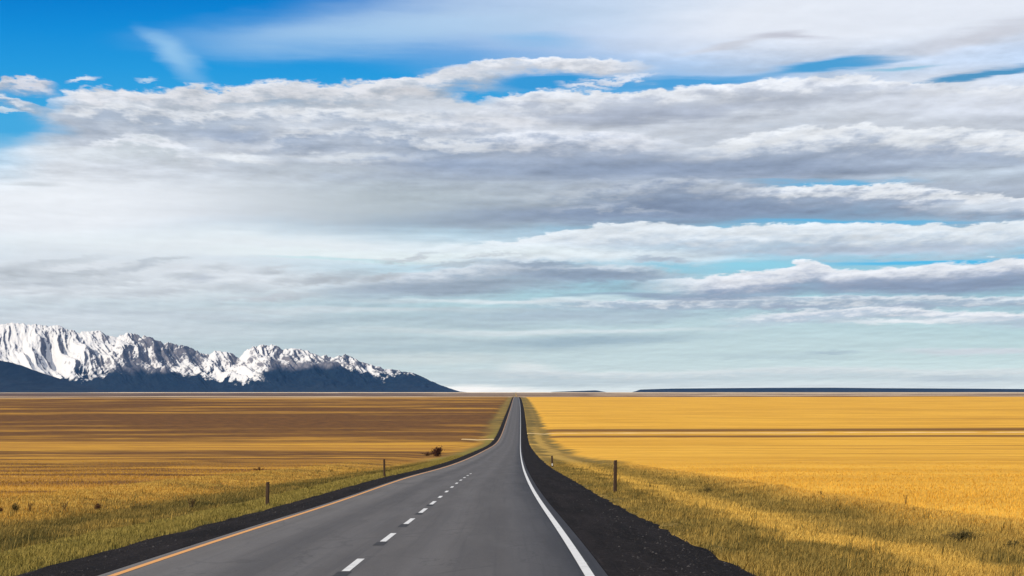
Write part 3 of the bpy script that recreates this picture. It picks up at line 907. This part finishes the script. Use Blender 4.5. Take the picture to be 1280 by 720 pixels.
# angular sky coordinates in units of 1/3200 rad: u to the right, v downwards, 492 = horizon
u = nt.m('MULTIPLY_ADD', nt.m('ARCTAN2', dx, dy), F * 1.01, 640.0)
el = nt.m('MAXIMUM', nt.m('MULTIPLY', nt.m('DIVIDE', dz, nt.m('MAXIMUM', hor, 0.05)), F), 0.0)
v = nt.m('SUBTRACT', 492.0, el)
tex = nt.node('ShaderNodeTexSky', sky_type='NISHITA')
tex.sun_disc = False
tex.sun_elevation = SUN_EL; tex.sun_rotation = SUN_ROT
tex.altitude = 1200; tex.air_density = 1.0; tex.dust_density = 0.4; tex.ozone_density = 2.5
# clear dry air: the blue deepens quickly above the horizon
nt.put(tex.inputs['Vector'], nt.xyz(dx, dy, nt.m('MULTIPLY', nt.m('MAXIMUM', dz, 0.0), 4.0)))
nish = nt.node('ShaderNodeHueSaturation')
nish.inputs['Saturation'].default_value = 1.35
nt.L.new(tex.outputs[0], nish.inputs['Color'])
nish = nt.mix(1.0, nish.outputs[0], (STR, STR, STR, 1), 'MULTIPLY')

qx = nt.m('DIVIDE', nt.m('SUBTRACT', u, 640.0), nt.m('ADD', el, 230.0))
qy = nt.m('LOGARITHM', nt.m('ADD', el, 75.0), math.e)
s = nt.m('MINIMUM', nt.m('DIVIDE', nt.m('ADD', el, 75.0), 330.0), 2.2)   # apparent size of cloud forms
def qn(ax, ay, seed, detail=6, rough=0.55, oy=0.0, ox=0.0, dist=0.0):
    return nt.noise(nt.xyz(nt.m('MULTIPLY_ADD', qx, ax, ox), nt.m('MULTIPLY_ADD', qy, ay, oy), seed), 1.0, detail, rough, dist)
n1 = nt.m('SUBTRACT', qn(3.8, 10.0, 0.0, 8, 0.58), 0.5)
n1u = nt.m('SUBTRACT', qn(3.8, 10.0, 0.0, 8, 0.58, oy=0.17, ox=-0.05), 0.5)
n2 = nt.m('SUBTRACT', qn(15.0, 30.0, 3.7, 6, 0.6), 0.5)
n3 = nt.m('SUBTRACT', qn(1.6, 4.5, 9.1, 5, 0.5), 0.5)
n4 = nt.m('SUBTRACT', qn(2.2, 26.0, 14.1, 7, 0.6), 0.5)      # long thin streaks
relief = nt.m('SUBTRACT', n1, n1u)
def lc(*terms):
    r = None
    for a, k in terms:
        x = nt.m('MULTIPLY', a, k)
        r = x if r is None else nt.m('ADD', r, x)
    return r
puff = lc((n1, 30.0), (n2, 24.0))
vw = nt.m('MULTIPLY_ADD', puff, s, v)
soft = lc((n3, 50.0), (n4, 20.0))
vs = nt.m('MULTIPLY_ADD', soft, s, v)
uw = nt.m('MULTIPLY_ADD', lc((n3, 70.0), (n1, 50.0)), s, u)
Pw = nt.xyz(uw, vw, 1.0); Ps = nt.xyz(uw, vs, 1.0)

def K(c):
    r = lin(c); return r
colour = [None]; cover = [None]
def over(alpha, col, cloud=True):
    colour[0] = nt.mix(alpha, colour[0], col)
def stroke(cx, cy, rx, ry, rot, col, a=1.0, softness=0.8, kind='s', tex=None):
    P = Pw if kind == 'p' else Ps
    cr, sr = math.cos(math.radians(rot)), math.sin(math.radians(rot))
    A = nt.vm('DOT_PRODUCT', P, (cr / rx, sr / rx, -(cr * cx + sr * cy) / rx))
    B = nt.vm('DOT_PRODUCT', P, (-sr / ry, cr / ry, (sr * cx - cr * cy) / ry))
    L = nt.m('SQRT', nt.m('MULTIPLY_ADD', A, A, nt.m('MULTIPLY', B, B)))
    al = nt.ss(L, 1.0 - softness, 1.0 + softness * 0.4, a, 0.0)
    if tex is not None:
        al = nt.m('MULTIPLY', al, nt.ss(tex[0], tex[1], tex[2]))
    over(al, K(col))
def bank(pts, h, top, base, a=1.0, x0=None, x1=None, fade=60.0, edge=9.0, shade=1.0, puffy=1.0, soft_base=0.5, kind='p'):
    """a cloud bank: crisp lit upper edge along pts, greying towards a soft base h below"""
    ys = [p[1] for p in pts]; lo, hi = min(ys) - 60, max(ys) + 60
    xs = [p[0] for p in pts]
    topv = nt.curve(uw, pts, xs[0], xs[-1], lo, hi)
    t = nt.m('SUBTRACT', vw if kind == 'p' else vs, topv)
    al = nt.ss(t, 0.0, edge)
    bt = nt.m('MULTIPLY_ADD', nt.m('MULTIPLY', lc((n3, 40.0), (n4, 30.0)), s), 1.0, t)
    al = nt.m('MULTIPLY', al, nt.ss(bt, h * (1 - soft_base), h * (1 + soft_base), 1.0, 0.0))
    if x0 is not None: al = nt.m('MULTIPLY', al, nt.ss(uw, x0 - fade, x0 + fade))
    if x1 is not None: al = nt.m('MULTIPLY', al, nt.ss(uw, x1 - fade, x1 + fade, 1.0, 0.0))
    if a != 1.0: al = nt.m('MULTIPLY', al, a)
    sh = nt.ss(nt.m('ADD', t, nt.m('MULTIPLY', lc((n2, 44.0), (n4, 30.0)), s)), h * 0.05, h * 0.85 * shade)
    over(al, nt.mix(sh, K(top), K(base)))

# clear sky behind the clouds: Nishita tinted towards the photo's cyan-to-azure
grad = nt.ramp(nt.ml(v, 492.0, -120.0), [(0.0, K((222, 236, 240))), (0.10, K((186, 216, 216))), (0.20, K((168, 214, 222))), (0.34, K((110, 196, 232))),
                                          (0.55, K((66, 172, 228))), (0.66, K((36, 156, 226))), (0.74, K((14, 142, 220))), (0.81, K((0, 126, 210))), (1.0, K((0, 104, 190)))])
infr = nt.ss(el, 700.0, 1500.0, 0.96, 0.25)
colour[0] = nt.mix(infr, nish, grad)

WH = (240, 241, 248); OFFW = (226, 228, 236); G1 = (190, 197, 210); G2 = (164, 175, 194); G3 = (140, 153, 175)
# ---- high veil and wisps over the blue
stroke(1120, 10, 640, 100, -1, (233, 236, 247), 1.0, 0.75)
stroke(560, 22, 330, 40, -5, (190, 214, 240), 0.72, 1.0)
stroke(430, 42, 220, 26, -4, (170, 206, 240), 0.5, 1.0)
stroke(1200, 130, 360, 60, 0, (232, 234, 244), 0.95, 0.9)
stroke(665, 48, 60, 12, 3, (120, 184, 234), 0.55, 1.0)
stroke(860, 100, 120, 10, -4, (70, 160, 220), 0.9, 0.7)
stroke(1040, 79, 110, 10, -5, (70, 158, 214), 0.97, 0.6)
stroke(1130, 88, 60, 3.5, 0, (130, 190, 220), 0.8, 0.8)
stroke(1235, 105, 90, 7, -11, (74, 148, 196), 0.97, 0.6)
stroke(985, 40, 56, 6, 2, (194, 193, 206), 0.8, 0.9)
stroke(910, 51, 70, 6, -9, (204, 204, 214), 0.7, 0.9)
stroke(1230, 50, 140, 13, -9, (206, 206, 216), 0.8, 0.9)
stroke(225, 78, 62, 15, 38, (176, 214, 244), 0.55, 1.0)
stroke(205, 66, 40, 10, 30, (160, 206, 242), 0.3, 1.0)
# ---- deck body, so that no sky shows through between its rows
bank([(-200, 170), (0, 172), (60, 140), (100, 126), (250, 124), (420, 120), (530, 108), (640, 124), (760, 118), (900, 112), (960, 104), (1050, 98), (1110, 106), (1200, 118), (1500, 122)], 170, (214, 217, 226), (176, 185, 200), 1.0, x0=40, fade=40, edge=12, soft_base=0.25)
# ---- leading edge, upper left to centre
bank([(-200, 200), (0, 176), (60, 124), (80, 115), (150, 113), (250, 111), (350, 108), (440, 103), (520, 97), (545, 90), (560, 82), (600, 76), (660, 78)], 34, (236, 235, 241), (184, 191, 203), 1.0, x0=62, x1=640, fade=40, edge=6)
bank([(520, 92), (560, 78), (600, 70), (640, 67), (700, 66), (760, 68), (800, 74), (840, 84)], 22, (236, 236, 243), (206, 209, 219), 1.0, x0=560, x1=790, fade=40, edge=5, soft_base=0.35)
stroke(698, 101, 82, 12, 0, (56, 154, 218), 1.0, 0.45)
stroke(770, 97, 50, 4, -6, (226, 228, 238), 0.9, 0.8, 'p')
stroke(735, 108, 30, 4, -4, (228, 230, 240), 0.9, 0.8, 'p')
# ---- first row on the right
bank([(560, 126), (620, 118), (640, 116), (720, 112), (760, 110), (840, 106), (900, 103), (950, 96), (1000, 92), (1060, 90), (1110, 98), (1160, 107), (1500, 112)], 42, WH, (184, 190, 205), 1.0, x0=610, fade=40, edge=5)
stroke(980, 127, 180, 15, -3, (186, 191, 204), 0.9, 0.9, 'p')
stroke(1220, 140, 170, 18, 0, (220, 223, 234), 0.85, 0.9)
stroke(810, 145, 150, 8, -5, (172, 179, 197), 0.85, 0.9)
# ---- second rows, left
bank([(0, 146), (70, 136), (140, 129), (200, 137), (300, 135), (420, 130), (520, 139), (640, 138), (760, 142)], 30, (233, 234, 240), (170, 180, 197), 0.95, x0=60, x1=640, fade=50, edge=6)
stroke(300, 171, 90, 10, 2, (164, 176, 198), 0.95, 0.9, 'p')
bank([(440, 160), (520, 150), (560, 142), (610, 136), (680, 142), (740, 152)], 40, (236, 236, 243), (180, 187, 202), 0.95, x0=540, x1=690, fade=40, edge=7)
bank([(300, 168), (380, 160), (460, 156), (560, 166), (640, 164), (720, 172)], 28, (230, 232, 239), (158, 170, 191), 0.95, x0=330, x1=700, fade=50, edge=7)
bank([(40, 186), (90, 176), (150, 168), (200, 174), (224, 184), (260, 192)], 26, WH, (196, 202, 209), 0.97, x0=88, x1=226, fade=24, edge=6)
# ---- bright row on the right
bank([(560, 172), (640, 160), (700, 158), (760, 160), (830, 168), (900, 186)], 44, (234, 235, 243), (160, 170, 190), 0.95, x0=620, x1=840, fade=50, edge=7)
bank([(700, 184), (860, 182), (900, 174), (950, 165), (1000, 160), (1060, 155), (1100, 153), (1130, 162), (1200, 164), (1280, 166), (1500, 164)], 46, (244, 245, 250), (168, 178, 197), 1.0, x0=880, fade=60, edge=6)
# ---- dark feet of that row
stroke(860, 213, 420, 20, -1, (146, 158, 181), 0.97, 0.8)
stroke(1210, 206, 170, 9, 0, (176, 187, 206), 0.8, 0.9, 'p')
stroke(570, 202, 130, 13, 2, (158, 171, 195), 0.9, 0.9)
stroke(1200, 224, 150, 10, 0, (200, 211, 225), 0.8, 0.9)
stroke(288, 201, 56, 8, 2, (240, 242, 247), 0.92, 0.8, 'p')
stroke(430, 197, 90, 6, 0, (226, 229, 235), 0.75, 0.9, 'p')
stroke(380, 212, 120, 9, 0, (186, 193, 203), 0.8, 0.9, 'p')
# ---- lower rows: lumps, white ridge with a slit of blue, dark undersides
bank([(600, 244), (680, 236), (740, 226), (800, 230), (860, 224), (920, 228), (980, 236), (1060, 246)], 30, (196, 202, 214), (142, 154, 177), 0.95, x0=640, x1=980, fade=50, edge=6)
stroke(1050, 229, 110, 5, 0, (104, 180, 224), 0.9, 0.7)
bank([(860, 236), (920, 231), (980, 230), (1060, 232), (1150, 235), (1240, 245), (1500, 252)], 30, (242, 243, 248), (156, 167, 187), 1.0, x0=950, fade=36, edge=4)
stroke(450, 256, 340, 42, 1, (187, 195, 201), 0.97, 0.9)
stroke(600, 276, 190, 14, -2, (163, 174, 188), 0.85, 0.9)
stroke(860, 265, 330, 18, 0, (136, 149, 173), 0.97, 0.75)
bank([(660, 262), (700, 254), (760, 250), (820, 256), (860, 262)], 16, (186, 193, 206), (140, 153, 176), 0.7, x0=690, x1=830, fade=40, edge=5)
stroke(1235, 262, 80, 10, 0, (216, 222, 232), 0.85, 0.9, 'p')
stroke(1080, 279, 160, 3.5, 0, (104, 184, 228), 0.9, 0.7)
# ---- luminous white low on the left
stroke(30, 266, 380, 84, 0, (243, 244, 249), 1.0, 0.8)
stroke(300, 308, 470, 24, 0, (240, 244, 247), 0.97, 0.8)
stroke(130, 350, 520, 44, 0, (228, 231, 236), 0.97, 0.7)
stroke(360, 425, 640, 66, 0, (190, 205, 210), 0.92, 0.9)
stroke(960, 425, 560, 50, 0, (196, 216, 220), 0.70, 0.9)
stroke(40, 400, 340, 34, 0, (216, 221, 227), 0.8, 1.0)
# ---- white bank below the deck (row 283-330)
bank([(300, 322), (480, 312), (560, 306), (640, 298), (700, 289), (760, 281), (840, 279), (900, 283), (960, 280), (1080, 282), (1180, 283), (1280, 280), (1500, 284)], 42, (240, 244, 249), (194, 205, 218), 1.0, x0=560, fade=100, edge=4)
stroke(700, 316, 240, 11, 2, (240, 246, 250), 0.9, 0.9, 'p')
stroke(480, 315, 260, 8, 0, (238, 246, 247), 0.9, 0.9)
stroke(430, 321, 110, 2.5, 0, (200, 230, 234), 0.7, 0.8)
stroke(950, 331, 80, 7, 0, (150, 212, 232), 0.95, 0.7)
stroke(1180, 327, 160, 4.5, -1, (84, 190, 236), 0.95, 0.6)
stroke(1100, 312, 190, 9, 0, (188, 198, 214), 0.85, 0.9, 'p')
# ---- grey shelf in the middle (row 330-365)
bank([(300, 352), (400, 348), (460, 340), (520, 336), (640, 326), (700, 328), (760, 326), (850, 336), (960, 344)], 34, (222, 227, 234), (160, 172, 187), 0.9, x0=430, x1=850, fade=80, edge=7)
stroke(560, 358, 180, 10, -2, (158, 170, 183), 0.9, 0.8)
stroke(740, 343, 130, 10, 2, (146, 160, 178), 0.95, 0.7, 'p')
stroke(680, 330, 60, 4.5, 0, (156, 168, 184), 0.9, 0.7, 'p')
stroke(560, 331, 60, 4, -4, (188, 198, 206), 0.8, 0.7, 'p')
stroke(820, 325, 40, 4, 0, (176, 186, 200), 0.8, 0.7, 'p')
stroke(40, 352, 110, 13, 0, (196, 202, 208), 0.8, 0.9, 'p')
stroke(180, 336, 44, 6, -14, (192, 198, 205), 0.8, 0.9, 'p')
stroke(252, 349, 24, 7, 0, (188, 194, 203), 0.8, 0.9, 'p')
stroke(300, 361, 40, 7, 0, (198, 205, 211), 0.7, 0.9, 'p')
stroke(425, 346, 38, 6, -14, (186, 194, 201), 0.7, 0.9, 'p')
stroke(120, 372, 110, 6, -6, (204, 209, 214), 0.6, 0.9, 'p')
for cx_, cy_, rx_, ry_, c_ in ((70, 330, 70, 5, 206), (110, 343, 60, 5, 198), (215, 327, 30, 4, 204), (150, 353, 40, 5, 204), (232, 345, 26, 5, 196), (345, 338, 30, 5, 206), (352, 352, 24, 6, 202), (20, 341, 50, 6, 196),
                               (270, 335, 26, 4, 208), (395, 352, 40, 5, 192), (205, 366, 60, 5, 208), (60, 368, 60, 5, 206), (470, 345, 34, 4, 188), (330, 372, 70, 5, 200), (500, 322, 50, 3, 205), (610, 320, 50, 3, 205)):
    stroke(cx_, cy_, rx_, ry_, -5, (c_ - 3, c_ + 2, c_ + 7), 0.85, 0.9, 'p')
# ---- bank with a dark foot on the right (row 325-370)
bank([(600, 356), (820, 350), (880, 344), (940, 338), (985, 335), (1000, 328), (1015, 325), (1030, 328), (1045, 337), (1100, 335), (1180, 330), (1280, 324), (1500, 318)], 38, (244, 245, 250), (148, 160, 182), 1.0, x0=840, fade=60, edge=4)
stroke(1170, 357, 240, 12, -2, (142, 155, 178), 0.9, 0.8)
bank([(560, 376), (700, 374), (900, 373), (1000, 371), (1280, 370), (1500, 366)], 16, (230, 235, 241), (168, 181, 197), 0.9, x0=680, fade=110, edge=4)
stroke(850, 371, 180, 4, 0, (150, 164, 183), 0.85, 0.8)
stroke(640, 376, 200, 4, 0, (226, 234, 238), 0.8, 0.9)
bank([(640, 398), (900, 396), (960, 390), (1040, 384), (1120, 383), (1220, 389), (1500, 386)], 18, (244, 246, 250), (184, 196, 210), 0.95, x0=930, fade=50, edge=4)
stroke(1000, 384, 60, 4, 0, (164, 176, 194), 0.8, 0.8, 'p')
stroke(1140, 384, 40, 4, 0, (164, 176, 194), 0.8, 0.8, 'p')
stroke(1150, 402, 110, 4, 0, (238, 243, 247), 0.9, 0.8, 'p')
# ---- low, far layers near the horizon
stroke(720, 396, 210, 10, 0, (176, 192, 203), 0.85, 0.9)
stroke(720, 413, 200, 3.5, 0, (216, 228, 232), 0.85, 0.8)
stroke(730, 426, 160, 9, -1, (158, 180, 191), 0.9, 0.8)
stroke(540, 437, 190, 9, 0, (168, 188, 195), 0.6, 0.8)
stroke(530, 449, 130, 9, 0, (204, 217, 218), 0.8, 0.8, 'p')
stroke(620, 468, 120, 5, 0, (178, 196, 202), 0.7, 0.8)
stroke(960, 446, 110, 5, 0, (178, 198, 204), 0.65, 0.8, 'p')
stroke(1040, 441, 40, 3, 0, (170, 190, 200), 0.8, 0.8, 'p')
stroke(1230, 440, 120, 5, 0, (208, 214, 222), 0.75, 0.8, 'p')
bank([(-200, 462), (300, 470), (640, 460), (800, 462), (1000, 456), (1200, 460), (1500, 455)], 20, (218, 226, 230), (184, 200, 208), 0.75, x0=600, fade=100, edge=6)
stroke(690, 478, 260, 7, 0, (184, 200, 208), 0.6, 0.8)
stroke(1050, 482, 340, 7, 0, (206, 218, 224), 0.7, 0.8)
stroke(1210, 474, 90, 5, 0, (180, 194, 204), 0.65, 0.8, 'p')
stroke(660, 459, 40, 7, 0, (222, 230, 232), 0.7, 0.9, 'p')
stroke(590, 490, 110, 8, 0, (252, 252, 251), 0.97, 0.9)
stroke(1000, 490, 420, 5, 0, (218, 230, 236), 0.8, 0.9)
stroke(420, 388, 260, 5, 0, (206, 214, 218), 0.7, 0.8)
stroke(470, 402, 220, 7, 0, (174, 191, 198), 0.6, 0.8)
stroke(250, 396, 200, 5, 0, (196, 205, 211), 0.6, 0.8)
stroke(480, 424, 170, 5, 0, (172, 190, 196), 0.55, 0.8)
stroke(560, 414, 180, 4, 0, (208, 220, 223), 0.6, 0.8)
# ---- small loose clouds far left
bank([(-200, 112), (0, 104), (30, 98), (60, 98), (90, 110)], 19, (226, 224, 232), (178, 186, 201), 0.97, x0=-300, x1=66, fade=14, edge=4)
stroke(116, 105, 26, 4, 0, (222, 226, 236), 0.9, 0.7, 'p')
stroke(198, 106, 14, 3, 0, (200, 220, 240), 0.8, 0.7, 'p')
bank([(-200, 128), (0, 124), (30, 130), (60, 144)], 13, (224, 226, 234), (178, 188, 203), 0.9, x0=-300, x1=44, fade=16, edge=4)
stroke(10, 158, 60, 12, 0, (70, 170, 226), 0.9, 0.7)
stroke(10, 147, 22, 3, 0, (214, 226, 238), 0.85, 0.7, 'p')
stroke(70, 190, 80, 14, -4, (228, 232, 239), 0.85, 0.9)
stroke(35, 232, 40, 3, 0, (214, 217, 222), 0.8, 0.9)
col = colour[0]
low = nt.ss(el, 0.0, 210.0, 1.0, 0.0)
col = nt.mix(low, col, nt.mix(1.0, col, (1.22, 1.12, 1.05, 1), 'MULTIPLY'))
# light and shade on the billows: only where cloud (low saturation) is present
hsv = nt.node('ShaderNodeSeparateColor', mode='HSV')
nt.put(hsv.inputs[0], col)
cloudy = nt.ss(hsv.outputs[1], 0.34, 0.60, 1.0, 0.0)
vz = nt.m('POWER', nt.m('DIVIDE', nt.m('SUBTRACT', v, 285.0), 62.0), 2.0)
ux = nt.m('POWER', nt.m('DIVIDE', nt.m('SUBTRACT', u, 150.0), 520.0), 2.0)
sm1 = nt.ss(nt.m('ADD', vz, ux), 0.4, 1.25, 0.78, 0.0)
sm2 = nt.m('MULTIPLY', nt.ss(vs, 30.0, 75.0, 0.8, 0.0), nt.ss(v, -200.0, -80.0))
smooth_f = nt.m('SUBTRACT', 1.0, nt.m('MAXIMUM', sm1, sm2))
fade_low = nt.ss(el, 20.0, 240.0, 0.35, 1.0)
col = nt.mix(1.0, col, (0.985, 1.008, 0.995, 1), 'MULTIPLY')
k = nt.m('MULTIPLY', nt.m('MULTIPLY', nt.m('ADD', nt.m('MULTIPLY', relief, 1.25), nt.m('ADD', nt.m('MULTIPLY', n4, 0.42), nt.m('MULTIPLY', n2, 0.20))), cloudy), nt.m('MULTIPLY', fade_low, smooth_f))
col = nt.vm('SCALE', col, scale=nt.m('ADD', 1.0, k))
# the rest of the sky dome, above and around the part in view: broken cloud over blue
dome = nt.noise(nt.vm('MULTIPLY', nt.vm('DIVIDE', G, nt.xyz(nt.m('ADD', dz, 0.25), nt.m('ADD', dz, 0.25), 1.0)), (2.2, 3.4, 0.0)), 1.0, 6, 0.55)
dmask = nt.m('MULTIPLY', nt.ss(dome, 0.38, 0.54), nt.ss(el, 560.0, 900.0))
col = nt.mix(dmask, col, nt.mix(nt.ss(dome, 0.5, 0.72), K((238, 240, 246)), K((190, 196, 208))))
# below the horizon
col = nt.mix(nt.ss(dz, -0.02, -0.004, 1.0, 0.0), col, (0.22, 0.17, 0.08, 1))
col = nt.vm('SCALE', col, scale=1.0 / STR)
bg = nt.node('ShaderNodeBackground')
nt.put(bg.inputs[0], col); bg.inputs[1].default_value = STR
wo = nt.node('ShaderNodeOutputWorld')
nt.L.new(bg.outputs[0], wo.inputs[0])
W.cycles.sampling_method = 'MANUAL'
W.cycles.sample_map_resolution = 512

# ------------------------------------------------------------------ camera, render settings
cam = bpy.data.cameras.new('camera')
cam.sensor_width = 36.0; cam.lens = 36.0 * F / 1280.0
cam.clip_start = 0.5; cam.clip_end = 200000.0
co = bpy.data.objects.new('camera', cam); COL.objects.link(co)
co.location = (0, 0, CAMZ)
co.rotation_euler = (math.radians(90) + math.atan((HY - 360.0) / F), 0, 0)
SC.camera = co
SC.render.engine = 'CYCLES'
SC.render.resolution_x = 1024; SC.render.resolution_y = 576
SC.cycles.use_denoising = True
SC.cycles.max_bounces = 4
SC.cycles.volume_bounces = 0
SC.view_settings.view_transform = 'Standard'
SC.view_settings.look = 'None'
SC.view_settings.exposure = 0.0
SC.view_settings.gamma = 1.0
SC.view_settings.use_curve_mapping = False
